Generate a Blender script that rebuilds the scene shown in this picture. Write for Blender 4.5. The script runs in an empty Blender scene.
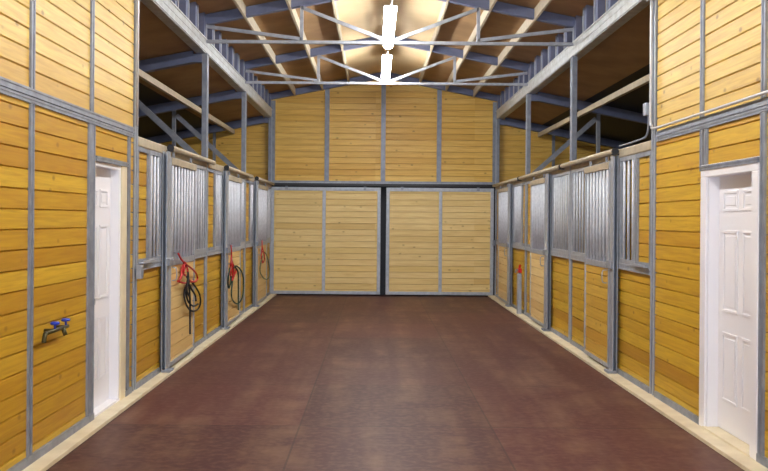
import bpy, math, random
from mathutils import Vector
random.seed(7)
S = bpy.context.scene
col = S.collection

# ------------------------------------------------------------------ camera, world, exposure
cd = bpy.data.cameras.new('camera'); cam = bpy.data.objects.new('camera', cd); col.objects.link(cam)
cd.sensor_fit = 'HORIZONTAL'; cd.sensor_width = 36.0; cd.lens = 36.0 * 900 / 768
cd.shift_x = 9 / 768; cd.shift_y = -15.5 / 768
cam.location = (0, 0, 1.68)
cam.rotation_euler = (math.radians(90), math.radians(-0.45), 0)
cam.rotation_mode = 'XYZ'
cd.clip_start = 0.02
S.camera = cam
w = bpy.data.worlds.new('world'); S.world = w; w.use_nodes = True
w.node_tree.nodes['Background'].inputs[0].default_value = (0.80, 0.88, 1.0, 1)
w.node_tree.nodes['Background'].inputs[1].default_value = 4.0   # frontal daylight fill through an unseen doorway added behind the camera
pl = bpy.data.lights.new('fill_doorway_portal', 'AREA'); pl.shape = 'RECTANGLE'; pl.size = 4.2; pl.size_y = 3.4; pl.cycles.is_portal = True
po = bpy.data.objects.new('fill_doorway_portal', pl); col.objects.link(po); po.location = (0.18, -3.05, 1.75); po.rotation_euler = (math.radians(90), 0, 0)  # portal for the added fill doorway
S.view_settings.view_transform = 'Standard'; S.view_settings.look = 'None'
S.view_settings.gamma = 1; S.view_settings.exposure = 1.05
LAMP = 36.0          # strip light emission

# ------------------------------------------------------------------ dimensions
XL, XR = -2.308, 2.675
XC = (XL + XR) / 2
YB = 20.0            # back wall
YF = -3.0            # wall behind the camera
YN = 8.58            # where the stalls begin
ZH = 2.45            # header
ZE = 4.46            # aisle roof at the wall line
SL = 0.2
ZR = ZE + SL * (XR - XC)
XOL, XOR = -6.0, 6.37
ZS = 4.01            # side roof at the wall line
def roof(x): return ZR - SL * abs(x - XC)
def sroof(x): return ZS - SL * (abs(x - XC) - (XR - XC))

# ------------------------------------------------------------------ materials
def srgb(r, g, b):
    f = lambda c: ((c / 255) / 12.92) if c / 255 <= 0.04045 else (((c / 255) + 0.055) / 1.055) ** 2.4
    return (f(r), f(g), f(b), 1)
def newmat(name):
    m = bpy.data.materials.new(name); m.use_nodes = True
    nt = m.node_tree; b = nt.nodes['Principled BSDF']
    return m, nt, b
def N(nt, t, **kw):
    n = nt.nodes.new(t)
    for k, v in kw.items(): setattr(n, k, v)
    return n
def math_node(nt, op, a, b=None):
    n = N(nt, 'ShaderNodeMath', operation=op)
    for i, v in enumerate((a, b)):
        if v is None: continue
        if isinstance(v, (int, float)): n.inputs[i].default_value = v
        else: nt.links.new(v, n.inputs[i])
    return n.outputs[0]
def mix(nt, fac, a, b, mode='MIX'):
    n = N(nt, 'ShaderNodeMix', data_type='RGBA', blend_type=mode)
    for i, v in ((0, fac), (6, a), (7, b)):
        if isinstance(v, (int, float)): n.inputs[i].default_value = v
        elif isinstance(v, tuple): n.inputs[i].default_value = v
        else: nt.links.new(v, n.inputs[i])
    return n.outputs[2]
def ramp(nt, fac, stops):
    r = N(nt, 'ShaderNodeValToRGB'); nt.links.new(fac, r.inputs[0])
    e = r.color_ramp.elements
    while len(e) < len(stops): e.new(0.5)
    for i, (p, c) in enumerate(stops):
        e[i].position = p; e[i].color = c if isinstance(c, tuple) else (c, c, c, 1)
    return r.outputs[0]
BW = 0.1333
def wood(name, light, mid, dark, rough=0.45, amp=1.0):
    """horizontal boards: tone changes from board to board, grain and knots run along the board"""
    m, nt, b = newmat(name)
    geo = N(nt, 'ShaderNodeNewGeometry'); sep = N(nt, 'ShaderNodeSeparateXYZ'); nt.links.new(geo.outputs['Position'], sep.inputs[0])
    x, y, z = sep.outputs
    u = math_node(nt, 'ADD', x, y)
    row = math_node(nt, 'FLOOR', math_node(nt, 'DIVIDE', z, BW))
    bay = math_node(nt, 'FLOOR', math_node(nt, 'DIVIDE', x, 2.2))
    cid = N(nt, 'ShaderNodeCombineXYZ'); nt.links.new(row, cid.inputs[0]); nt.links.new(bay, cid.inputs[1])
    wn = N(nt, 'ShaderNodeTexWhiteNoise', noise_dimensions='3D'); nt.links.new(cid.outputs[0], wn.inputs['Vector'])
    base = ramp(nt, wn.outputs['Value'], [(0.0, mid), (0.4, light), (0.7, tuple((l * .5 + k * .5) for l, k in zip(light, mid))), (1.0, tuple((l * .6 + k * .4) for l, k in zip(mid, dark)))])
    # grain
    gv = N(nt, 'ShaderNodeCombineXYZ')
    nt.links.new(math_node(nt, 'MULTIPLY', u, 1.3), gv.inputs[0])
    nt.links.new(math_node(nt, 'MULTIPLY', z, 26.0), gv.inputs[1])
    nt.links.new(math_node(nt, 'MULTIPLY', row, 7.3), gv.inputs[2])
    gn = N(nt, 'ShaderNodeTexNoise'); gn.inputs['Scale'].default_value = 1.6; gn.inputs['Detail'].default_value = 5; gn.inputs['Distortion'].default_value = 0.6
    nt.links.new(gv.outputs[0], gn.inputs['Vector'])
    g = ramp(nt, gn.outputs['Fac'], [(0.35, 0.0), (0.72, 1.0)])
    c1 = mix(nt, math_node(nt, 'MULTIPLY', g, 0.6 * amp), base, dark)
    # knots
    kv = N(nt, 'ShaderNodeCombineXYZ')
    nt.links.new(math_node(nt, 'MULTIPLY', u, 3.3), kv.inputs[0])
    nt.links.new(math_node(nt, 'MULTIPLY', z, 5.4), kv.inputs[1])
    vo = N(nt, 'ShaderNodeTexVoronoi'); vo.inputs['Scale'].default_value = 1.0
    nt.links.new(kv.outputs[0], vo.inputs['Vector'])
    k = ramp(nt, vo.outputs['Distance'], [(0.05, 1.0), (0.13, 0.0)])
    c2 = mix(nt, math_node(nt, 'MULTIPLY', k, 0.75 * amp), c1, tuple(v * .6 for v in dark[:3]) + (1,))
    nt.links.new(c2, b.inputs['Base Color'])
    b.inputs['Roughness'].default_value = rough
    bp = N(nt, 'ShaderNodeBump'); bp.inputs['Strength'].default_value = 0.15; bp.inputs['Distance'].default_value = 0.004
    nt.links.new(gn.outputs['Fac'], bp.inputs['Height']); nt.links.new(bp.outputs[0], b.inputs['Normal'])
    return m
def plain(name, c, rough=0.5, metal=0.0, noise=0.0, scale=6.0, c2=None, bump=0.0):
    m, nt, b = newmat(name)
    b.inputs['Base Color'].default_value = c; b.inputs['Roughness'].default_value = rough; b.inputs['Metallic'].default_value = metal
    if noise:
        geo = N(nt, 'ShaderNodeNewGeometry')
        n = N(nt, 'ShaderNodeTexNoise'); n.inputs['Scale'].default_value = scale; n.inputs['Detail'].default_value = 4
        nt.links.new(geo.outputs['Position'], n.inputs['Vector'])
        f = ramp(nt, n.outputs['Fac'], [(0.35, 0.0), (0.65, 1.0)])
        nt.links.new(mix(nt, math_node(nt, 'MULTIPLY', f, noise), c, c2 or tuple(v * .5 for v in c[:3]) + (1,)), b.inputs['Base Color'])
        if bump:
            bp = N(nt, 'ShaderNodeBump'); bp.inputs['Strength'].default_value = bump; bp.inputs['Distance'].default_value = 0.003
            nt.links.new(n.outputs['Fac'], bp.inputs['Height']); nt.links.new(bp.outputs[0], b.inputs['Normal'])
    return m
def floor_mat():
    m, nt, b = newmat('rubber_mats')
    geo = N(nt, 'ShaderNodeNewGeometry'); sep = N(nt, 'ShaderNodeSeparateXYZ'); nt.links.new(geo.outputs['Position'], sep.inputs[0])
    x, y, z = sep.outputs
    xs = math_node(nt, 'DIVIDE', math_node(nt, 'ADD', x, 2.16), 1.56); ys = math_node(nt, 'DIVIDE', y, 1.83)
    cid = N(nt, 'ShaderNodeCombineXYZ'); nt.links.new(math_node(nt, 'FLOOR', xs), cid.inputs[0]); nt.links.new(math_node(nt, 'FLOOR', ys), cid.inputs[1])
    wn = N(nt, 'ShaderNodeTexWhiteNoise', noise_dimensions='3D'); nt.links.new(cid.outputs[0], wn.inputs['Vector'])
    base = mix(nt, wn.outputs['Value'], srgb(62, 27, 28), srgb(82, 40, 38))
    n1 = N(nt, 'ShaderNodeTexNoise'); n1.inputs['Scale'].default_value = 1.5; n1.inputs['Detail'].default_value = 9; n1.inputs['Roughness'].default_value = .7; nt.links.new(geo.outputs['Position'], n1.inputs['Vector'])
    mp = N(nt, 'ShaderNodeMapping'); mp.inputs['Scale'].default_value = (2.2, 0.16, 1); nt.links.new(geo.outputs['Position'], mp.inputs[0])
    n2 = N(nt, 'ShaderNodeTexNoise'); n2.inputs['Scale'].default_value = 1.6; n2.inputs['Detail'].default_value = 6; nt.links.new(mp.outputs[0], n2.inputs['Vector'])
    dust = math_node(nt, 'MULTIPLY', ramp(nt, n1.outputs['Fac'], [(0.40, 0.0), (0.68, 1.0)]), ramp(nt, n2.outputs['Fac'], [(0.42, 0.1), (0.62, 1.0)]))
    c = mix(nt, math_node(nt, 'MULTIPLY', dust, 0.85), base, srgb(128, 98, 76))
    # fine speckle of chaff
    n3 = N(nt, 'ShaderNodeTexNoise'); n3.inputs['Scale'].default_value = 16; n3.inputs['Detail'].default_value = 3; nt.links.new(geo.outputs['Position'], n3.inputs['Vector'])
    c = mix(nt, math_node(nt, 'MULTIPLY', ramp(nt, n3.outputs['Fac'], [(0.45, 0.0), (0.7, 1.0)]), 0.4), c, srgb(118, 88, 76))
    # a few small pale spills
    n4 = N(nt, 'ShaderNodeTexNoise'); n4.inputs['Scale'].default_value = 3.1; n4.inputs['Detail'].default_value = 7; n4.inputs['Roughness'].default_value = .65; nt.links.new(geo.outputs['Position'], n4.inputs['Vector'])
    c = mix(nt, ramp(nt, n4.outputs['Fac'], [(0.70, 0.0), (0.76, 0.7)]), c, srgb(176, 150, 118))
    # seams
    def seam(v, wd):
        f = math_node(nt, 'FRACT', v); d = math_node(nt, 'MINIMUM', f, math_node(nt, 'SUBTRACT', 1.0, f))
        return math_node(nt, 'LESS_THAN', d, wd)
    sm = math_node(nt, 'MAXIMUM', seam(xs, 0.005), seam(ys, 0.006))
    c = mix(nt, math_node(nt, 'MULTIPLY', sm, 0.5), c, srgb(40, 24, 22))
    nt.links.new(c, b.inputs['Base Color'])
    b.inputs['Roughness'].default_value = 0.5; b.inputs['Specular IOR Level'].default_value = 0.25
    hh = math_node(nt, 'SUBTRACT', n3.outputs['Fac'], sm)
    bp = N(nt, 'ShaderNodeBump'); bp.inputs['Strength'].default_value = 0.35; bp.inputs['Distance'].default_value = 0.004
    nt.links.new(hh, bp.inputs['Height']); nt.links.new(bp.outputs[0], b.inputs['Normal'])
    return m
def emit(name, c, s):
    m, nt, b = newmat(name); b.inputs['Base Color'].default_value = (0.9, 0.9, 0.9, 1)
    b.inputs['Emission Color'].default_value = c; b.inputs['Emission Strength'].default_value = s
    return m
M = {
 'stain': wood('stained_boards', srgb(216, 178, 50), srgb(198, 152, 34), srgb(156, 102, 14), amp=.85),
 'upper': wood('honey_boards', srgb(226, 198, 106), srgb(214, 178, 82), srgb(176, 130, 46)),
 'back': wood('back_wall_boards', srgb(242, 206, 112), srgb(234, 190, 86), srgb(196, 142, 48)),
 'pale': wood('pale_boards', srgb(246, 222, 156), srgb(238, 210, 136), srgb(206, 164, 92), amp=.8),
 'palest': wood('new_pale_boards', srgb(238, 210, 146), srgb(230, 196, 128), srgb(204, 160, 90), amp=.7),
 'amberd': wood('amber_door_boards', srgb(220, 180, 72), srgb(210, 164, 56), srgb(172, 118, 30), amp=.8),
 'sill': plain('timber_sill', srgb(226, 214, 184), .6, 0, .5, 5, srgb(198, 182, 150), .2),
 'ply': plain('plywood', srgb(178, 142, 98), .7, 0, .55, 2.2, srgb(140, 106, 70), .1),
 'cream': plain('ridge_plywood', srgb(226, 200, 156), .7, 0, .4, 2.0, srgb(206, 176, 128), .1),  # lighter tone of the roof plywood, between the innermost purlins
 'purlin': plain('purlin_timber', srgb(196, 182, 156), .6, 0, .4, 8, srgb(164, 150, 126)),
 'galv': plain('galvanised_steel', srgb(178, 184, 194), .42, .4, .45, 14, srgb(140, 143, 152), .05),
 'galvd': plain('weathered_galvanised_steel', srgb(150, 156, 168), .5, .35, .5, 10, srgb(108, 112, 122), .05),
 'beam': plain('beam_galvanised', srgb(200, 204, 204), .45, .3, .5, 9, srgb(158, 154, 146), .05),
 'blue': plain('blue_grey_steel', srgb(112, 120, 150), .5, .2, .5, 5, srgb(84, 92, 120)),
 'bar': plain('zinc_bars', srgb(220, 224, 232), .5, .0, .3, 20, srgb(160, 164, 176)),
 'track': plain('dusty_track', srgb(196, 182, 156), .5, .3, .5, 7, srgb(160, 148, 126)),
 'black': plain('black_plastic', srgb(28, 28, 34), .4),
 'roofdark': plain('dark_sheeting_slot_shade', srgb(26, 30, 40), .6),
 'white': plain('white_paint', srgb(238, 238, 244), .35),
 'cwhite': plain('conduit_white', srgb(205, 205, 208), .4, .3),
 'red': plain('red_webbing', srgb(190, 30, 28), .6),
 'redp': plain('red_paint', srgb(200, 24, 24), .35),
 'ropek': plain('black_rope', srgb(26, 28, 34), .7),
 'ropeg': plain('green_rope', srgb(30, 58, 44), .7),
 'ropeb': plain('faded_green_rope', srgb(110, 118, 84), .7),
 'brass': plain('dark_pipe', srgb(78, 74, 50), .4, .7),
 'bluep': plain('blue_handle', srgb(28, 60, 190), .35),
 'concrete': plain('concrete', srgb(120, 112, 100), .8, 0, .4, 3),
 'floor': floor_mat(),
 'lamp': emit('tube_light', (0.97, 0.98, 1.0, 1), LAMP),
}

# ------------------------------------------------------------------ mesh helpers
class MB:
    def __init__(s): s.v = []; s.f = []
    def box(s, x0, x1, y0, y1, z0, z1):
        x0, x1 = sorted((x0, x1)); y0, y1 = sorted((y0, y1)); z0, z1 = sorted((z0, z1))
        n = len(s.v)
        s.v += [(x, y, z) for z in (z0, z1) for y in (y0, y1) for x in (x0, x1)]
        s.f += [tuple(n + i for i in q) for q in ((0, 2, 3, 1), (4, 5, 7, 6), (0, 1, 5, 4), (2, 6, 7, 3), (0, 4, 6, 2), (1, 3, 7, 5))]
        return s
    def hexa(s, pts):
        """eight points ordered like box()"""
        n = len(s.v); s.v += [tuple(p) for p in pts]
        s.f += [tuple(n + i for i in q) for q in ((0, 2, 3, 1), (4, 5, 7, 6), (0, 1, 5, 4), (2, 6, 7, 3), (0, 4, 6, 2), (1, 3, 7, 5))]
        return s
    def bar(s, a, b, wy, h):
        """straight bar in an x-z plane from a to b: width wy along y, depth h"""
        a = Vector(a); b = Vector(b); d = (b - a).normalized(); n = Vector((-d.z, 0, d.x)) * h / 2; y = Vector((0, wy / 2, 0))
        return s.hexa([a - y - n, b - y - n, a + y - n, b + y - n, a - y + n, b - y + n, a + y + n, b + y + n])
    def tube(s, pts, r, seg=8, closed=False):
        pts = [Vector(p) for p in pts]; n0 = len(s.v); k = len(pts)
        prev = None
        for i, p in enumerate(pts):
            if closed: t = (pts[(i + 1) % k] - pts[i - 1]).normalized()
            else: t = (pts[min(i + 1, k - 1)] - pts[max(i - 1, 0)]).normalized()
            if prev is None:
                ref = Vector((0, 0, 1)) if abs(t.z) < .9 else Vector((1, 0, 0))
                a = t.cross(ref).normalized()
            else: a = (prev - t * prev.dot(t)).normalized()
            prev = a; b = t.cross(a)
            for j in range(seg):
                q = 2 * math.pi * j / seg
                s.v.append(tuple(p + a * math.cos(q) * r + b * math.sin(q) * r))
        m = k if closed else k - 1
        for i in range(m):
            for j in range(seg):
                i2 = (i + 1) % k
                s.f.append((n0 + i * seg + j, n0 + i * seg + (j + 1) % seg, n0 + i2 * seg + (j + 1) % seg, n0 + i2 * seg + j))
        if not closed:
            s.f.append(tuple(n0 + j for j in range(seg))[::-1]); s.f.append(tuple(n0 + (k - 1) * seg + j for j in range(seg)))
        return s
    def boards(s, axis, face, sgn, u0, u1, z0, z1, th=0.03):
        """boarding: V-grooved profile every BW in z. axis 'y' -> runs along y with its face at x=face looking to sgn"""
        g = 0.007; dep = 0.018
        zs = [(z0, 0)]
        k = math.floor(z0 / BW) + 1
        while k * BW < z1 - g * 1.5:
            if k * BW > z0 + g * 1.5: zs += [(k * BW - g, 0), (k * BW, dep), (k * BW + g, 0)]
            k += 1
        zs.append((z1, 0))
        prof = [(face - sgn * d, z) for z, d in zs] + [(face - sgn * th, z1), (face - sgn * th, z0)]
        n = len(s.v); m = len(prof)
        for u in (u0, u1):
            for (p, z) in prof: s.v.append((p, u, z) if axis == 'y' else (u, p, z))
        for i in range(m):
            j = (i + 1) % m; s.f.append((n + i, n + j, n + m + j, n + m + i))
        # end caps and back as strips
        s.f.append(tuple(n + i for i in range(m))[::-1]); s.f.append(tuple(n + m + i for i in range(m)))
        return s
    def build(s, name, mat, parent=None, bevel=0, smooth=False):
        off = Vector((0, 0, 0))
        p = parent
        while p is not None: off += Vector(p['_loc']) if '_loc' in p else Vector((0, 0, 0)); p = p.parent
        me = bpy.data.meshes.new(name)
        me.from_pydata([tuple(Vector(v) - off) for v in s.v], [], s.f); me.materials.append(mat)
        import bmesh
        bm = bmesh.new(); bm.from_mesh(me); bmesh.ops.recalc_face_normals(bm, faces=bm.faces[:]); bm.to_mesh(me); bm.free()
        o = bpy.data.objects.new(name, me); col.objects.link(o)
        if parent is not None: o.parent = parent
        if smooth:
            for q in me.polygons: q.use_smooth = len(q.vertices) == 4
        if bevel:
            b = o.modifiers.new('bevel', 'BEVEL'); b.width = bevel; b.segments = 2; b.limit_method = 'ANGLE'
        return o
def tag(o, label, cat, group=None, kind=None):
    if label: o['label'] = label
    if cat: o['category'] = cat
    if group: o['group'] = group
    if kind: o['kind'] = kind
    return o
def thing(name, loc, label, cat, group=None):
    o = bpy.data.objects.new(name, None); col.objects.link(o); o.location = loc; o['_loc'] = list(loc)
    o.empty_display_size = .1
    return tag(o, label, cat, group)
def structure(o, label=None, cat=None):
    o['kind'] = 'structure'
    if label: o['label'] = label
    if cat: o['category'] = cat
    return o
def smooth_path(pts, n=8, closed=False):
    pts = [Vector(p) for p in pts]; out = []; k = len(pts)
    rng = k if closed else k - 1
    for i in range(rng):
        if closed: p0, p1, p2, p3 = pts[i - 1], pts[i], pts[(i + 1) % k], pts[(i + 2) % k]
        else: p0, p1, p2, p3 = pts[max(i - 1, 0)], pts[i], pts[i + 1], pts[min(i + 2, k - 1)]
        for j in range(n):
            t = j / n
            out.append(.5 * ((2 * p1) + (p2 - p0) * t + (2 * p0 - 5 * p1 + 4 * p2 - p3) * t * t + (3 * p1 - p0 - 3 * p2 + p3) * t ** 3))
    if not closed: out.append(pts[-1])
    return out
class Side:
    """left / right side wall: d = distance into the aisle from the board face"""
    def __init__(s, name, x, sg): s.name = name; s.x = x; s.sg = sg
    def X(s, d): return s.x + s.sg * d
    def box(s, mb, d0, d1, y0, y1, z0, z1): return mb.box(s.X(d0), s.X(d1), y0, y1, z0, z1)
    def boards(s, mb, y0, y1, z0, z1, d=0.0): return mb.boards('y', s.X(d), s.sg, y0, y1, z0, z1)
    def channel(s, mb, y0, y1, z0, z1, d0=0.0, d1=0.016):
        """upright C-section: web with two raised lips"""
        s.box(mb, d0, d1 - .006, y0, y1, z0, z1)
        s.box(mb, d1 - .006, d1, y0, y0 + .022, z0, z1); s.box(mb, d1 - .006, d1, y1 - .022, y1, z0, z1)
        return mb
    def rail(s, mb, y0, y1, z0, z1, d0=0.0, d1=0.03):
        s.box(mb, d0, d1 - .006, y0, y1, z0, z1)
        s.box(mb, d1 - .006, d1, y0, y1, z0, z0 + .016); s.box(mb, d1 - .006, d1, y0, y1, z1 - .016, z1)
        return mb
L = Side('left', XL, 1); R = Side('right', XR, -1)

# ------------------------------------------------------------------ floor, ceiling
structure(MB().box(-2.17, 2.52, YF, YB, -.08, .0).build('floor', M['floor']), 'dark maroon rubber mat floor running down the barn aisle', 'floor')
structure(MB().box(XOL, -2.17, YF, YB, -.1, -.02).box(2.52, XOR, YF, YB, -.1, -.02).build('floor_stall', M['concrete']))
for s, x0, x1, nm in ((L, XL - .03, -2.17, 'left'), (R, 2.52, XR + .03, 'right')):
    structure(MB().box(x0, x1, YF, YB - .03, -.06, .03).build('baseboard_' + nm, M['sill'], bevel=.004), 'pale timber sill along the foot of the %s wall' % nm, 'sill')
P = [-1.97, -1.36, -.78, .78, 1.36, 1.97]       # purlin offsets from the ridge
def slab(mb, xa, za, xb, zb, y0, y1, t=.03):
    return mb.hexa([(xa, y0, za), (xb, y0, zb), (xa, y1, za), (xb, y1, zb), (xa, y0, za + t), (xb, y0, zb + t), (xa, y1, za + t), (xb, y1, zb + t)])
mb = MB()
slab(mb, XL - .16, roof(XL - .16), XC - .80, roof(XC - .80), YF, YB); slab(mb, XC + .80, roof(XC + .80), XR + .16, roof(XR + .16), YF, YB)
structure(mb.build('ceiling', M['ply']), 'brown plywood underside of the pitched roof', 'ceiling')
mb = MB(); slab(mb, XC - .80, roof(XC - .80), XC, ZR, YF, YB); slab(mb, XC, ZR, XC + .80, roof(XC + .80), YF, YB)
structure(mb.build('ceiling_ridge', M['cream']), 'lighter plywood under the ridge, between the two innermost purlins', 'ceiling')
mb = MB()
slab(mb, XL - 1.3, sroof(XL - 1.3), XL - .135, sroof(XL - .135), YN, YB); slab(mb, XR + .135, sroof(XR + .135), XR + 1.0, sroof(XR + 1.0), YN, YB)
structure(mb.build('ceiling_loft', M['ply']), 'brown plywood roof over the stalls on both sides', 'ceiling')
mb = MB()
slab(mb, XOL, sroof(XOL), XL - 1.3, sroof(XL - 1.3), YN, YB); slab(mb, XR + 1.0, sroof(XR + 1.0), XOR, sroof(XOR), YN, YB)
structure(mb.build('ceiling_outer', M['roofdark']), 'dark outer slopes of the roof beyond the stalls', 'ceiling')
# outer and closing walls
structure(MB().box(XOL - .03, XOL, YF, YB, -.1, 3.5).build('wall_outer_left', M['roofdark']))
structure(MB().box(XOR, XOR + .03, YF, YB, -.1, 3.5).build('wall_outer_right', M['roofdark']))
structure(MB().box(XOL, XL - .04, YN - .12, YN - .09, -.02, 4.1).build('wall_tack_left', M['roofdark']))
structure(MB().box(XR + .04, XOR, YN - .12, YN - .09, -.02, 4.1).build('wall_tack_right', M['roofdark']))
mb = MB().boards('x', YF, 1, XL - .03, XC - 2.1, 0, 4.3).boards('x', YF, 1, XC + 2.1, XR + .03, 0, 4.3).boards('x', YF, 1, XC - 2.1, XC + 2.1, 3.45, 4.75); structure(mb.build('wall_front', M['upper']))  # opening in this unseen wall is added to let in fill light
# ------------------------------------------------------------------ back wall
mb = MB()
mb.boards('x', YB, -1, XOL, XR + 3.69, 2.50, 4.06); mb.boards('x', YB, -1, XL - .13, XR + .13, 4.06, ZR + .02)
mb.boards('x', YB, -1, XOL, XL - .03, -.1, 2.50); mb.boards('x', YB, -1, XR + .03, XOR, -.1, 2.50)

structure(MB().box(XL - .05, XR + .05, YB + .25, YB + .28, -.05, 2.55).box(XL - .05, XR + .05, YB, YB + .25, -.08, .0).box(XL - .05, XR + .05, YB + .03, YB + .25, 2.50, 2.53).box(XL - .05, XL - .03, YB, YB + .25, -.05, 2.53).box(XR + .03, XR + .05, YB, YB + .25, -.05, 2.53).build('wall_recess', M['roofdark']))  # box added behind the doors; its near-black colour stands for shade in the slot
wb = structure(mb.build('wall_back', M['back']), 'honey coloured boarded end wall above the big sliding doors', 'wall')
def bstud(x0, x1, z0, z1, nm='stud'):
    m_ = MB().box(x0, x1, YB - .02, YB, z0, z1).box(x0, x0 + .018, YB - .032, YB - .02, z0, z1).box(x1 - .018, x1, YB - .032, YB - .02, z0, z1)
    m_.build(nm, M['galvd'], wb)
for x in (-1.08, .17, 1.41): bstud(x - .05, x + .05, 2.52, roof(x) - .03)
for x in (XL + .03, XR - .03): bstud(x - .045, x + .045, 2.52, roof(x) - .15)
MB().box(XL - .02, XR + .02, YB - .05, YB, 2.49, 2.54).build('header_channel', M['galvd'], wb)
# ------------------------------------------------------------------ big sliding doors on the back wall
def big_door(x0, x1, xm, label, edge):
    y1 = YB - .04; y0 = y1 - .04
    t = thing('sliding_barn_door', ((x0 + x1) / 2, y1, 0.03), label, 'door', None)
    MB().boards('x', y0 + .012, -1, x0 + .03, x1 - .03, .07, 2.36, th=.02).build('board_panel', M['pale'], t)
    f = MB()
    for a, b in ((x0, x0 + .075), (x1 - .075, x1)): f.box(a, b, y0 - .008, y1, .03, 2.40)
    f.box(x0 + .075, x1 - .075, y0 - .008, y1, .03, .10); f.box(x0 + .075, x1 - .075, y0 - .008, y1, 2.32, 2.40)
    f.build('door_frame', M['galv'], t, bevel=.006)
    MB().box(xm - .035, xm + .035, y0 - .006, y0 + .012, .10, 2.32).build('mullion', M['galv'], t, bevel=.004)
    hx = x1 - .04 if edge > 0 else x0 + .04
    MB().tube(smooth_path([(hx, y0 - .008, 1.02), (hx, y0 - .05, 1.03), (hx, y0 - .05, 1.17), (hx, y0 - .008, 1.18)], 5), .008).build('door_handle', M['galv'], t, smooth=True)
    for x in (x0 + .35, x1 - .35):
        MB().box(x - .03, x + .03, y0 - .012, y0 - .004, 2.34, 2.42).build('hanger', M['galvd'], t)
big_door(-2.31, .125, -1.13, 'left leaf of the pale boarded sliding door in the end wall', 1)
big_door(.245, 2.63, 1.45, 'right leaf of the pale boarded sliding door in the end wall', -1)
t = thing('door_track', (XC, YB - .05, 2.46), 'dark horizontal track spanning the end wall above the sliding doors', 'track')
MB().box(XL + .02, XR - .02, YB - .12, YB - .05, 2.425, 2.485).build('rail', M['black'], t, bevel=.006)
MB().box(XL + .02, XR - .02, YB - .13, YB - .045, 2.485, 2.497).build('rail_cover', M['galv'], t)

# ------------------------------------------------------------------ near side walls (boarded full height)
def near_wall(s, studs, door):
    """door = (y0, y1, ztop) opening"""
    m_ = MB(); y0, y1, zt = door
    s.boards(m_, YF, y0, .05, ZH); s.boards(m_, y1, YN, .05, ZH); s.boards(m_, y0, y1, zt, ZH)
    wl = structure(m_.build('wall_' + s.name, M['stain']), 'amber stained boarding of the near %s wall below the steel header' % s.name, 'wall')
    m_ = MB(); s.boards(m_, YF, YN - .02, ZH + .06, roof(s.x))
    structure(m_.build('wall_%s_upper' % s.name, M['upper']), 'honey boarding of the near %s wall above the steel header' % s.name, 'wall')
    wu = m_
    for y, wd in studs:
        for (a, b, nm) in ((.07, ZH, 'stud'),):
            if y - wd / 2 < y1 and y + wd / 2 > y0: a = zt
            m2 = MB(); s.channel(m2, y - wd / 2, y + wd / 2, a, b, -.002); m2.build('stud', M['galvd'], wl)
    for y in [q for q, _ in studs]:
        if s is R and abs(y - 7.26) < .01 or s is L and abs(y - 8.40) < .01: continue
        m2 = MB(); s.channel(m2, y - .035, y + .035, ZH + .085, roof(s.x), -.002); m2.build('upper_stud', M['galvd'], wl)
    m2 = MB(); s.rail(m2, YF, YN - .06, ZH - .01, ZH + .03, -.002, .016); m2.build('lower_header', M['galvd'], wl)
    m2 = MB(); s.rail(m2, YF, YN - .06, ZH + .036, ZH + .088, -.002, .022); m2.build('upper_header', M['galvd'], wl)
    for a, b in ((YF, y0), (y1, YN - .06)):
        m2 = MB(); s.box(m2, -.002, .022, a, b, .03, .085); m2.build('base_channel', M['galvd'], wl)
    m2 = MB(); s.rail(m2, y0, y1, zt, zt + .04, -.002, .03); m2.build('door_header', M['galvd'], wl)
    return wl
wl = near_wall(L, [(-1.4, .07), (-.15, .07), (1.1, .07), (2.35, .07), (3.55, .07), (4.8, .07), (6.02, .07), (7.29, .16), (8.40, .07)], (7.37, 8.30, 2.15))
wr = near_wall(R, [(-1.4, .07), (-.15, .07), (1.1, .07), (2.3, .07), (3.6, .07), (4.9, .07), (6.19, .08), (7.26, .06), (7.36, .06)], (6.235, 7.345, 2.10))
# left door: recessed white slab with a bare timber jamb on its far side
def six_panel(mb_back, s, d, y0, y1, z0, z1, name, parent, rows, wcol):
    m_ = MB(); s.box(m_, d - .04, d, y0, y1, z0, z1)
    o = m_.build(name, M['white'], parent)
    wd = y1 - y0
    for (za, zb) in rows:
        for c in (0, 1):
            a = y0 + wd * (.13 + .42 * c); b = a + wd * .32
            p = MB(); g = .022
            # raised moulding ring and raised field
            for (p0, p1, q0, q1) in ((a, b, za, za + g), (a, b, zb - g, zb), (a, a + g, za + g, zb - g), (b - g, b, za + g, zb - g)): s.box(p, d, d + .009, p0, p1, q0, q1)
            s.box(p, d, d + .006, a + g * 2, b - g * 2, za + g * 2, zb - g * 2)
            p.build('door_panel', M['white'], o, bevel=.004)
    return o
rows = [(.28, .82), (.98, 1.62), (1.77, 1.93)]
d1 = structure(thing('door_1', (XL, 7.74, .03), 'plain white panelled door in the left wall', 'door'))
six_panel(None, L, -.075, 7.39, 8.10, .05, 2.11, 'door_slab', d1, rows, 0)
m_ = MB(); L.box(m_, -.115, .006, 8.10, 8.14, .03, 2.15); L.box(m_, -.115, .006, 7.37, 7.39, .03, 2.15); L.box(m_, -.115, .006, 7.39, 8.10, 2.11, 2.15); m_.build('door_jamb', M['white'], d1)
m_ = MB(); L.box(m_, -.10, .018, 8.14, 8.305, .03, 2.15); m_.build('timber_trim', M['sill'], d1)
m_ = MB(); L.box(m_, -.12, .01, 7.37, 8.14, .0, .05); m_.build('threshold', M['white'], d1)
m_ = MB(); m_.tube([(L.X(-.075), 7.47, .98), (L.X(-.03), 7.47, .98)], .012).tube([(L.X(-.035), 7.47, .98), (L.X(-.015), 7.47, .98)], .028, 12); m_.build('door_knob', M['galv'], d1, smooth=True)
d2 = structure(thing('door_2', (XR, 6.79, .03), 'white six panel door with white casing in the right wall', 'door'))
six_panel(None, R, -.085, 6.34, 7.235, .05, 2.06, 'door_slab', d2, rows, 0)
m_ = MB()
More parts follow.
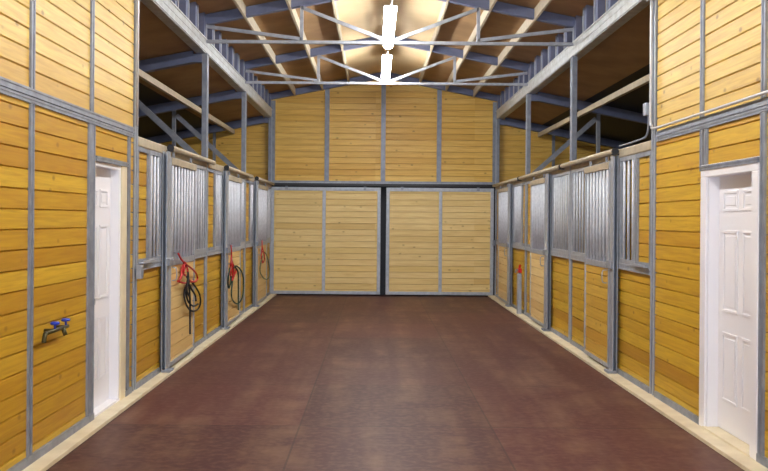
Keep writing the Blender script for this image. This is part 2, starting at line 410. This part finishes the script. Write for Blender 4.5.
R.box(m_, -.13, .0, 7.215, 7.24, .03, 2.06); R.box(m_, -.13, .0, 6.335, 6.36, .03, 2.06); R.box(m_, -.13, .0, 6.335, 7.24, 2.045, 2.07); m_.build('door_jamb', M['white'], d2)
m_ = MB()
R.box(m_, .0, .022, 7.225, 7.345, .03, 2.045); R.box(m_, .0, .022, 6.235, 6.355, .03, 2.045); R.box(m_, .0, .022, 6.235, 7.345, 2.045, 2.145)
m_.build('door_casing', M['white'], d2, bevel=.006)
m_ = MB(); R.box(m_, -.13, .03, 6.34, 7.24, .0, .045); m_.build('threshold', M['sill'], d2)
m_ = MB(); m_.tube([(R.X(-.085), 6.42, .98), (R.X(-.03), 6.42, .98)], .012).tube([(R.X(-.045), 6.42, .98), (R.X(-.02), 6.42, .98)], .028, 12); m_.build('door_knob', M['galv'], d2, smooth=True)

# ------------------------------------------------------------------ columns, beams
CY = [8.62, 12.25, 15.88, 19.86]
ordn = ['nearest', 'second', 'third', 'farthest']
for s in (L, R):
    for i, y in enumerate(CY):
        far = ['beside the white door end', 'between the first and second stalls', 'between the second and third stalls', 'in the corner at the end wall'][i]
        t = thing('steel_column', (s.X(-.03), y, .03), 'tall galvanised column of the %s stall row, %s' % (s.name, far), 'column', 'stall columns')
        m_ = MB(); s.box(m_, -.055, .010, y - .045, y + .045, .03, 3.93); m_.build('shaft', M['galvd'], t, bevel=.004)
        m_ = MB(); s.box(m_, .010, .020, y - .05, y - .03, .03, 3.93); s.box(m_, .010, .020, y + .03, y + .05, .03, 3.93); m_.build('flange', M['galv'], t)
    t = thing('eave_beam', (s.X(-.05), YN, 3.93), 'long galvanised beam carried by the columns above the %s stalls' % s.name, 'beam', None)
    m_ = MB(); s.box(m_, -.13, .0, YN - .02, YB - .01, 3.92, 4.12); s.box(m_, .0, .012, YN - .02, YB - .01, 3.93, 3.95); s.box(m_, .0, .012, YN - .02, YB - .01, 4.10, 4.12)
    s.box(m_, .0, .006, YN - .02, YB - .01, 4.02, 4.03)
    m_.build('beam_web', M['beam'], t)
    y = YN + .05; k = 0
    while y < YB - .1:
        m_ = MB(); wd = .045 if k % 2 else .12
        s.box(m_, -.10, -.01, y - wd / 2, y + wd / 2, 4.12, roof(s.X(-.01)) - .001); m_.build('short_stud', M['blue'] if k % 2 == 0 else M['galv'], t); y += .46 if k % 2 else .13; k += 1
    structure(MB().box(s.X(-.16), s.X(-.135), YN - .05, YB, 3.98, 4.50).build('trim_clerestory_' + s.name, M['ply']))
# ------------------------------------------------------------------ trusses and rafters
TY = [8.62, 12.25, 15.88]
for i, y in enumerate(TY + [19.86]):
    if i == 0: continue          # out of the frame
    t = thing('roof_truss', (XC, y, 4.08), ['open steel truss across the aisle above the near end of the stalls', 'open steel truss across the aisle, nearer of the two in view',
        'open steel truss across the aisle, farther of the two in view', 'blue grey rafters against the end wall'][i], 'truss', 'roof trusses')
    for sg, nm in ((-1, 'left'), (1, 'right')):
        xe = XC + sg * (XR - XC + .01)
        m_ = MB().bar((XC, y, ZR - .075), (xe, y, roof(xe) - .075), .10, .13); m_.build('rafter', M['blue'], t)
        if i < 3:
            xm = XC + sg * 1.2; ze = 0
            for a, b in (((XC + sg * .05, y - .02, 4.12), (xm, y - .02, roof(xm) - .16)), ((xm, y - .02, roof(xm) - .14), (xm, y - .02, 4.11)), ((xm, y - .02, 4.13), (xe - sg * .02, y - .02, 4.29))):
                MB().bar(a, b, .04, .045).build('web_strut', M['galv'], t)
    if i < 3: MB().box(XL + .0, XR - .0, y - .045, y + .005, 4.065, 4.11).build('bottom_chord', M['galv'], t, bevel=.004)
    # side rafters over the stalls
    for s in (L, R):
        if s is R and i == 1: continue
        xa, xb = s.X(-.17), (XOL if s is L else XOR)
        tt = thing('side_rafter', (s.X(-.17), y, 3.9), 'blue grey rafter sloping out over the %s stalls in line with the %s column' % (s.name, ordn[i]), 'rafter', 'side rafters')
        MB().bar((xa, y, sroof(xa) - .09), (xb, y, sroof(xb) - .09), .09, .15).build('rafter_web', M['blue'], tt)
        MB().bar((xa, y, sroof(xa) - .17), (xb, y, sroof(xb) - .17), .13, .012).build('rafter_flange', M['blue'], tt)
        m_ = MB(); s.box(m_, -.172, -.057, y - .045, y + .045, 3.80, 3.918); m_.build('end_bracket', M['blue'], tt)

    if i > 0:
        for s in (L, R):
            xp = s.X(-1.25)
            tt = thing('partition_post', (xp, y, -.02), 'thin galvanised post standing inside the %s stalls in line with the %s column' % (s.name, ordn[i]), 'post', 'partition posts')
            MB().box(xp - .03, xp + .03, y - .03, y + .03, -.02, sroof(xp) - .18).build('post_shaft', M['galvd'], tt)
            if i < 3 and not (s is R and i == 1):
                MB().bar((s.X(-.10), y, 2.50), (s.X(-1.21), y, 3.50), .03, .08).build('diagonal_brace', M['galvd'], tt)
            structure(MB().box(s.X(-.1), XOL + .01 if s is L else XOR - .01, y + .05, y + .08, -.02, 2.42).build('wall_partition', M['stain'])) if i < 3 else None
names = ['outermost left', 'middle left', 'innermost left', 'innermost right', 'middle right', 'outermost right']
for i, o_ in enumerate(P):
    x = XC + o_; z = roof(x)
    t = tag(MB().hexa([(x - .015, YF, roof(x - .015) - .15), (x + .015, YF, roof(x + .015) - .15), (x - .015, YB - .03, roof(x - .015) - .15), (x + .015, YB - .03, roof(x + .015) - .15),
                   (x - .015, YF, roof(x - .022)), (x + .015, YF, roof(x + .022)), (x - .015, YB - .03, roof(x - .022)), (x + .015, YB - .03, roof(x + .022))]).build('roof_purlin', M['purlin']),
            'pale timber purlin under the aisle roof, %s of the six' % names[i], 'purlin', 'aisle purlins')
for s in (L, R):
    x = s.X(-.85 if s is L else -.95); tag(MB().box(x - .03, x + .03, YN, YB - .03, sroof(x) - .275, sroof(x) - .185).build('loft_purlin', M['purlin']), 'pale timber purlin running over the %s stalls' % s.name, 'purlin')

# ------------------------------------------------------------------ stall fronts
ZM = 1.20
def bars(s, m_, y0, y1, z0, z1, d, step=.15, r=.016):
    k = max(2, round((y1 - y0) / step))
    for i in range(k):
        y = y0 + (i + .5) * (y1 - y0) / k
        m_.tube([(s.X(d), y, z0), (s.X(d), y, z1)], r, 8)
    return m_
def frame(s, m_, y0, y1, z0, z1, d0, d1, wd=.035):
    s.box(m_, d0, d1, y0, y0 + wd, z0, z1); s.box(m_, d0, d1, y1 - wd, y1, z0, z1)
    s.box(m_, d0, d1, y0 + wd, y1 - wd, z0, z0 + wd); s.box(m_, d0, d1, y0 + wd, y1 - wd, z1 - wd, z1)
    return m_
def stall(s, i, segs, door, guide, track, where, door_mat):
    """segs: list of (kind, y0, y1) for the upper part of the fixed front; door = (y0,y1); guide=(y0,y1); track=(y0,y1)"""
    ya, yb = CY[i] + .05, CY[i + 1] - .05
    t = thing('stall_front', (s.x, ya, .03), 'fixed boards and bars front of the %s stall on the %s side' % (where, s.name), 'stall front', 'stall fronts')
    m_ = MB(); s.boards(m_, ya, yb, .06, ZM - .02, -.005); m_.build('lower_boards', M['stain'], t)
    m_ = MB(); s.rail(m_, ya, yb, ZM - .03, ZM + .035, -.035, .028); m_.build('middle_rail', M['galv'], t)
    m_ = MB(); s.box(m_, -.04, .022, ya, yb, .03, .08); m_.build('bottom_channel', M['galvd'], t)
    m_ = MB(); s.box(m_, -.05, .030, ya, yb, 2.375, 2.47); m_.build('top_rail', M['track'], t, bevel=.012)
    for kind, y0, y1 in segs:
        if kind == 'wood':
            m_ = MB(); s.boards(m_, y0, y1, ZM + .035, 2.375, -.005); m_.build('upper_boards', M['stain'], t)
            m_ = MB(); frame(s, m_, y0, y1, ZM + .035, 2.375, -.004, .018, .045); m_.build('panel_frame', M['galvd'], t)
        else:
            g = MB(); frame(s, g, y0, y1, ZM + .035, 2.375, -.02, .02, .045); g = g.build('grille_frame', M['galv'], t)
            m_ = MB(); bars(s, m_, y0 + .045, y1 - .045, ZM + .05, 2.35, 0.0); m_.build('grille_bars', M['bar'], g, smooth=True)
    for y in (door[1] + .02, door[0] - .02):
        m_ = MB(); s.channel(m_, y - .03, y + .03, .08, 2.375, -.03, .024); m_.build('jamb_stud', M['galvd'], t)
    # lower muntins
    ym = (door[1] + yb) / 2
    # guide post
    g0, g1 = guide
    t2 = thing('door_post', (s.X(.04), (g0 + g1) / 2, .0), 'wide steel post where the sliding door of the %s %s stall closes' % (where, s.name), 'post', 'door posts')
    m_ = MB(); s.box(m_, .075, .085, g0, g1, .03, 2.40); s.box(m_, .031, .038, g0, g1, .03, 2.40); s.box(m_, .038, .075, g1 - .012, g1, .03, 2.40); m_.build('post_face', M['galv'], t2)
    m_ = MB(); s.box(m_, .031, .13, g0 - .01, g1 + .03, .03, .057); m_.build('floor_guide', M['galvd'], t2, bevel=.004)
    m_ = MB(); s.box(m_, .086, .116, g0 + .01, g1 + .04, ZM - .03, ZM + .05); s.box(m_, .09, .11, g1 - .02, g1 + .10, ZM, ZM + .02); m_.build('latch', M['galvd'], t2, bevel=.005)
    # sliding door
    y0, y1 = door; da, db = .045, .085
    t3 = thing('stall_door', (s.X(.065), (y0 + y1) / 2, .06), 'sliding stall door, %s boards below bars, on the %s %s stall' % ('pale' if door_mat == 'pale' else 'amber', where, s.name), 'stall door', 'sliding stall doors')
    m_ = MB(); s.boards(m_, y0 + .04, y1 - .04, .09, ZM - .03, db - .012); m_.build('lower_boards', M['palest' if door_mat == 'pale' else 'amberd'], t3)
    m_ = MB(); s.box(m_, da, db, y0, y0 + .04, .06, 2.34); s.box(m_, da, db, y1 - .04, y1, .06, 2.34)
    s.box(m_, da, db, y0 + .045, y1 - .045, .06, .105); s.box(m_, da, db, y0 + .045, y1 - .045, ZM - .04, ZM + .03)
    m_.build('door_frame', M['galv'], t3, bevel=.004)
    m_ = MB(); s.box(m_, da - .005, db + .012, y0 + .02, y1, 2.27, 2.345); m_.build('top_rail', M['track'], t3, bevel=.006)
    m_ = MB(); bars(s, m_, y0 + .045, y1 - .045, ZM + .02, 2.28, (da + db) / 2 + .005); m_.build('grille_bars', M['bar'], t3, smooth=True)
    hy = y0 + .13
    m_ = MB(); m_.tube(smooth_path([(s.X(db - .015), hy, ZM - .06), (s.X(db + .035), hy, ZM - .075), (s.X(db + .035), hy, ZM - .19), (s.X(db - .015), hy, ZM - .205)], 5), .007); m_.build('door_handle', M['galv'], t3, smooth=True)
    for y in (y0 + .2, y1 - .2):
        m_ = MB(); s.box(m_, .055, .075, y - .025, y + .025, 2.345, 2.412); m_.build('roller_hanger', M['galvd'], t3)
    t4 = thing('door_track', (s.X(.065), track[0], 2.44), 'round track over the sliding door of the %s stall on the %s side' % (where, s.name), 'track', 'stall door tracks')
    m_ = MB(); m_.tube([(s.X(.072), track[0], 2.452), (s.X(.072), track[1], 2.452)], .031, 14); m_.build('track_tube', M['track'], t4, smooth=True)
    m_ = MB(); m_.tube([(s.X(.072), track[0] - .03, 2.450), (s.X(.072), track[0] - .001, 2.450)], .038, 14); s.box(m_, .031, .11, track[0] - .04, track[0] - .001, 2.405, 2.42); m_.build('end_cap', M['black'], t4)
    return t
W = ['nearest', 'middle', 'farthest']
stall(L, 0, [('wood', 8.68, 9.14), ('bars', 9.14, 9.66), ('bars', 9.80, 11.28), ('bars', 11.30, 12.19)], (9.80, 11.14), (9.63, 9.77), (9.84, 12.45), W[0], 'pale')
stall(L, 1, [('wood', 12.31, 12.90), ('bars', 12.90, 13.55), ('bars', 13.6, 15.1), ('bars', 15.15, 15.82)], (13.62, 14.95), (13.43, 13.58), (13.55, 16.3), W[1], 'pale')
stall(L, 2, [('wood', 15.94, 16.5), ('bars', 16.5, 17.0), ('bars', 17.05, 18.7), ('bars', 18.72, 19.8)], (17.1, 18.6), (16.90, 17.06), (17.0, 19.8), W[2], 'pale')
stall(R, 0, [('wood', 8.68, 9.18), ('bars', 9.20, 9.78), ('bars', 9.80, 11.28), ('bars', 11.30, 12.19)], (9.96, 11.12), (9.79, 9.92), (9.80, 12.55), W[0], 'stain')
stall(R, 1, [('bars', 12.31, 13.5), ('bars', 13.52, 15.2), ('wood', 15.35, 15.82)], (13.72, 15.02), (13.52, 13.68), (12.62, 16.2), W[1], 'pale')
stall(R, 2, [('wood', 15.94, 16.3), ('bars', 16.3, 17.3), ('bars', 17.32, 19.0), ('wood', 19.1, 19.8)], (17.55, 18.95), (17.33, 17.5), (16.3, 19.8), W[2], 'pale')
# small feed ledges on the middle rail of the nearest stalls
for s in (L, R):
    m_ = MB(); s.box(m_, .028, .07, 8.72, 9.2, ZM + .036, ZM + .05); s.box(m_, .06, .07, 8.72, 9.2, ZM + .05, ZM + .065)
    tag(m_.build('ledge', M['galv'], None, bevel=.003), 'small steel ledge on the middle rail of the first stall on the %s' % s.name, 'ledge')

# ------------------------------------------------------------------ lights
def strip(y0, z, label, ln=2.44):
    t = thing('strip_light', (XC - .0, y0 + ln / 2, z), label, 'light', 'strip lights')
    MB().box(XC - .085, XC + .085, y0 - .005, y0 + ln + .005, z + .041, z + .062).build('housing', M['white'], t)
    n = 10; m_ = MB(); prof = [(.075 * math.cos(math.pi * k / n), -.05 * math.sin(math.pi * k / n)) for k in range(n + 1)] + [(-.075, .04), (.075, .04)]
    k = len(prof)
    for yy in (y0, y0 + ln): m_.v += [(XC + a_, yy, z + c_) for a_, c_ in prof]
    m_.f += [(i, (i + 1) % k, k + (i + 1) % k, k + i) for i in range(k)] + [tuple(range(k))[::-1], tuple(range(k, 2 * k))]
    m_.build('diffuser', M['lamp'], t)
    for y in (y0 + .12, y0 + ln - .12):
        MB().tube([(XC, y, z + .065), (XC, y, ZR - .0)], .006, 6).build('hanger_rod', M['galv'], t)
    MB().tube(smooth_path([(XC, y0, z + .055), (XC + .01, y0 - .25, z + .03), (XC + .01, y0 - .6, z + .035), (XC, y0 - .9, z + .06)], 6), .008, 6).build('power_cable', M['white'], t)
ZL = 4.42
strip(11.72, ZL, 'lit fluorescent strip light on the ridge, nearer of the two in view')
strip(15.2, ZL, 'lit fluorescent strip light on the ridge, closest to the end wall')
strip(7.6, ZL, 'lit fluorescent strip light above the start of the stalls')
strip(4.0, ZL, 'lit fluorescent strip light above the white doors')

# ------------------------------------------------------------------ small fittings
def conduit(label, pts, r=.012, mat='cwhite', boxes=()):
    t = thing('conduit', pts[0], label, 'conduit')
    MB().tube(pts, r, 8).build('pipe', M[mat], t, smooth=True)
    for (x0, x1, y0, y1, z0, z1) in boxes: MB().box(x0, x1, y0, y1, z0, z1).build('junction_box', M['galv'], t, bevel=.006)
    return t
x = L.X(.034)
conduit('white conduit running up the corner column on the left', [(x, 8.58, 2.56), (x, 8.58, 3.80)] + smooth_path([(x, 8.58, 3.85), (x, 8.60, 3.92), (x + .12, 8.60, 4.02), (x + .45, 8.3, 4.16), (x + .9, 8.1, 4.3)], 5))
x = R.X(.05)
conduit('white conduit with boxes running down the right corner column and along the header',
        smooth_path([(x, 8.60, 3.80), (x, 8.60, 3.2), (x, 8.60, 2.68), (x, 8.56, 2.60), (x, 8.46, 2.565), (x, 7.5, 2.56), (x, 6, 2.56), (x, 4, 2.56)], 4), .012, 'cwhite',
        [(x - .03, x + .03, 8.56, 8.66, 3.80, 3.98), (x - .03, x + .03, 8.66, 8.75, 2.71, 2.83)])
x = R.X(.045)
conduit('grey cable curving from the right corner column onto the stall rail', smooth_path([(x, 8.68, 2.72), (x, 8.68, 2.60), (x, 8.74, 2.52), (x, 8.95, 2.50), (x, 9.7, 2.495)], 6), .010, 'galvd')
t = thing('outlet_box', (L.X(.05), 8.62, 1.17), 'grey electrical box on the corner column by the left white door', 'electrical box')
MB().box(L.X(.037), L.X(.085), 8.56, 8.66, 1.10, 1.23).build('box', M['galv'], t, bevel=.006)
MB().box(L.X(.085), L.X(.089), 8.575, 8.645, 1.115, 1.215).build('cover_plate', M['galvd'], t, bevel=.002)
t = thing('outlet_box', (R.X(.05), 19.7, 1.2), 'small grey box at the far corner of the right stall row', 'electrical box')
MB().box(R.X(.036), R.X(.09), 19.70, 19.80, 1.14, 1.26).build('box', M['galvd'], t, bevel=.006)
# water valves on the left wall
t = thing('water_valve', (L.X(.0), 6.36, .88), 'short brass pipe with two blue valve handles on the left wall boards', 'valve')
xv = L.X(.06)
MB().tube([(xv, 6.16, .885), (xv, 6.60, .885)], .014, 10).tube([(L.x, 6.30, .885), (xv, 6.30, .885)], .016, 10).tube([(L.x, 6.52, .885), (xv, 6.52, .885)], .016, 10).tube(smooth_path([(xv, 6.16, .885), (xv + .01, 6.12, .88), (xv + .01, 6.10, .83)], 5), .016, 10).tube([(xv, 6.5, .885), (xv + .02, 6.5, .83)], .016, 10).build('pipe', M['brass'], t, smooth=True)
for y in (6.34, 6.56):
    h = MB().tube([(xv, y, .885), (xv, y, .93)], .008, 8)
    h.tube([(xv + .022 * math.cos(a * math.pi / 6), y + .026 * math.sin(a * math.pi / 6), .935) for a in range(12)], .011, 8, closed=True)
    h.tube([(xv - .022, y, .935), (xv + .022, y, .935)], .007, 6).tube([(xv, y - .026, .935), (xv, y + .026, .935)], .007, 6)
    h.build('valve_handle', M['bluep'], t, smooth=True)
# hydrant on the right
xh = R.X(.09)
t = thing('yard_hydrant', (xh, 16.1, .0), 'grey waist-high hydrant stand with a red lever by the right stalls', 'hydrant')
MB().box(xh - .035, xh + .035, 16.0, 16.14, .0, .74).build('sleeve', M['galv'], t, bevel=.01)
MB().tube([(xh, 16.05, .74), (xh, 16.05, .84)], .02, 10).tube(smooth_path([(xh, 16.05, .80), (xh - .06, 16.03, .81), (xh - .08, 16.02, .76)], 5), .014, 8).build('spout', M['galvd'], t, smooth=True)
MB().box(xh - .03, xh + .03, 15.98, 16.10, .76, .84).tube(smooth_path([(xh, 16.06, .83), (xh, 16.03, .86), (xh, 16.01, .88), (xh, 16.0, .90)], 4), .022, 8).build('lever', M['redp'], t, bevel=.006)

# ------------------------------------------------------------------ halters with lead ropes on the left stall doors
def wp(px, py, d):
    """point on the left stall doors from the measured layout (distance d off the boards)"""
    X = L.X(d); dx = px - 375; dy = py - 220; a = .008
    return dx + a * dy, dy - a * dx
def pt(px, py, d=.115):
    ux, uy = wp(px, py, d); X = L.X(d); Y = 900 * X / ux
    return (X, Y, 1.68 - uy * Y / 900)
def halter(label, hook, straps, ropes, rmat, r=.011):
    t = thing('halter', hook, label, 'halter', 'halters on the stall doors')
    hx, hy, hz = hook
    MB().tube(smooth_path([(L.X(.06), hy, hz + .02), (L.X(.12), hy, hz + .02), (L.X(.135), hy, hz + .05)], 4), .007).build('hook', M['galv'], t, smooth=True)
    m_ = MB()
    for p, cl in straps: m_.tube(smooth_path(p, 6, cl), .011, 6, closed=cl)
    m_.build('strap', M['red'], t, smooth=True)
    m_ = MB()
    for p in ropes: m_.tube(smooth_path(p, 8), r, 8)
    m_.build('lead_rope', M[rmat], t, smooth=True)
def pp(l, d=.115): return [pt(a, b, d + .012 * math.sin(i * 1.7)) for i, (a, b) in enumerate(l)]
halter('red halter with a long black lead rope on the first left stall door', pt(178.5, 254, .12),
    [(pp([(178, 253), (181, 259), (184, 263), (182, 268), (181, 276), (179, 281), (182, 276), (185, 268), (186, 264), (184, 262)]), False),
     (pp([(185, 264), (191, 268), (196, 273), (197.5, 279), (194, 282), (189, 280), (186, 276), (183, 273), (184, 268)]), True),
     (pp([(178, 281), (184, 283), (190, 282), (196, 281)]), False), (pp([(187, 266), (188, 274), (188, 283)]), False)],
    [pp([(187, 266), (188, 274), (187, 283), (184.5, 290), (184.5, 298), (187, 306), (192, 311), (198, 309), (200.5, 302), (199, 293), (194, 285), (190, 281), (187, 283), (186, 292), (188, 301), (193, 306), (198, 304)]),
     pp([(188, 272), (189, 285), (190, 300), (190, 318), (190, 334)], .13), pp([(187, 276), (189, 284), (192, 290), (195, 295), (196, 301)], .125), pp([(188, 278), (187, 290), (189, 296)], .14)], 'ropek')
halter('red halter with a looped dark green lead rope on the second left stall door', pt(231, 246, .12),
    [(pp([(231, 245), (231.5, 252), (232, 260), (234, 266), (236, 270), (233, 279), (231, 279), (230.5, 270), (231, 262), (231.5, 255)]), False),
     (pp([(231, 265), (233, 264), (234, 270), (233.5, 277), (231, 278), (230, 272)]), True), (pp([(232, 262), (232.6, 270), (232, 279)]), False)],
    [pp([(233, 268), (236, 266), (240, 269), (243, 276), (243.5, 288), (242, 298), (238, 303.5), (234, 302), (231.5, 296), (232, 284), (232.5, 276)]),
     pp([(235, 267), (238, 272), (238.3, 285), (238.3, 297), (238.3, 310)], .13), pp([(230, 268), (228.5, 276), (228, 284), (229, 288), (230.5, 283), (231, 276)], .13)], 'ropeg', .012)
halter('red halter with a faded green lead rope on the farthest left stall door', pt(262, 241, .12),
    [(pp([(262, 240), (262, 248), (261.3, 256), (263, 262), (264.5, 258), (263, 250), (262, 246)]), False), (pp([(261.5, 253), (263.5, 252), (264.5, 258), (263, 263), (261.5, 260)]), True)],
    [pp([(262.5, 256), (260.5, 264), (260, 271), (262, 276), (265, 279), (268.5, 278), (269.5, 270), (268, 260), (266, 254), (263.5, 252)])], 'ropeb', .012)
for o in bpy.data.objects:
    if '_loc' in o: del o['_loc']
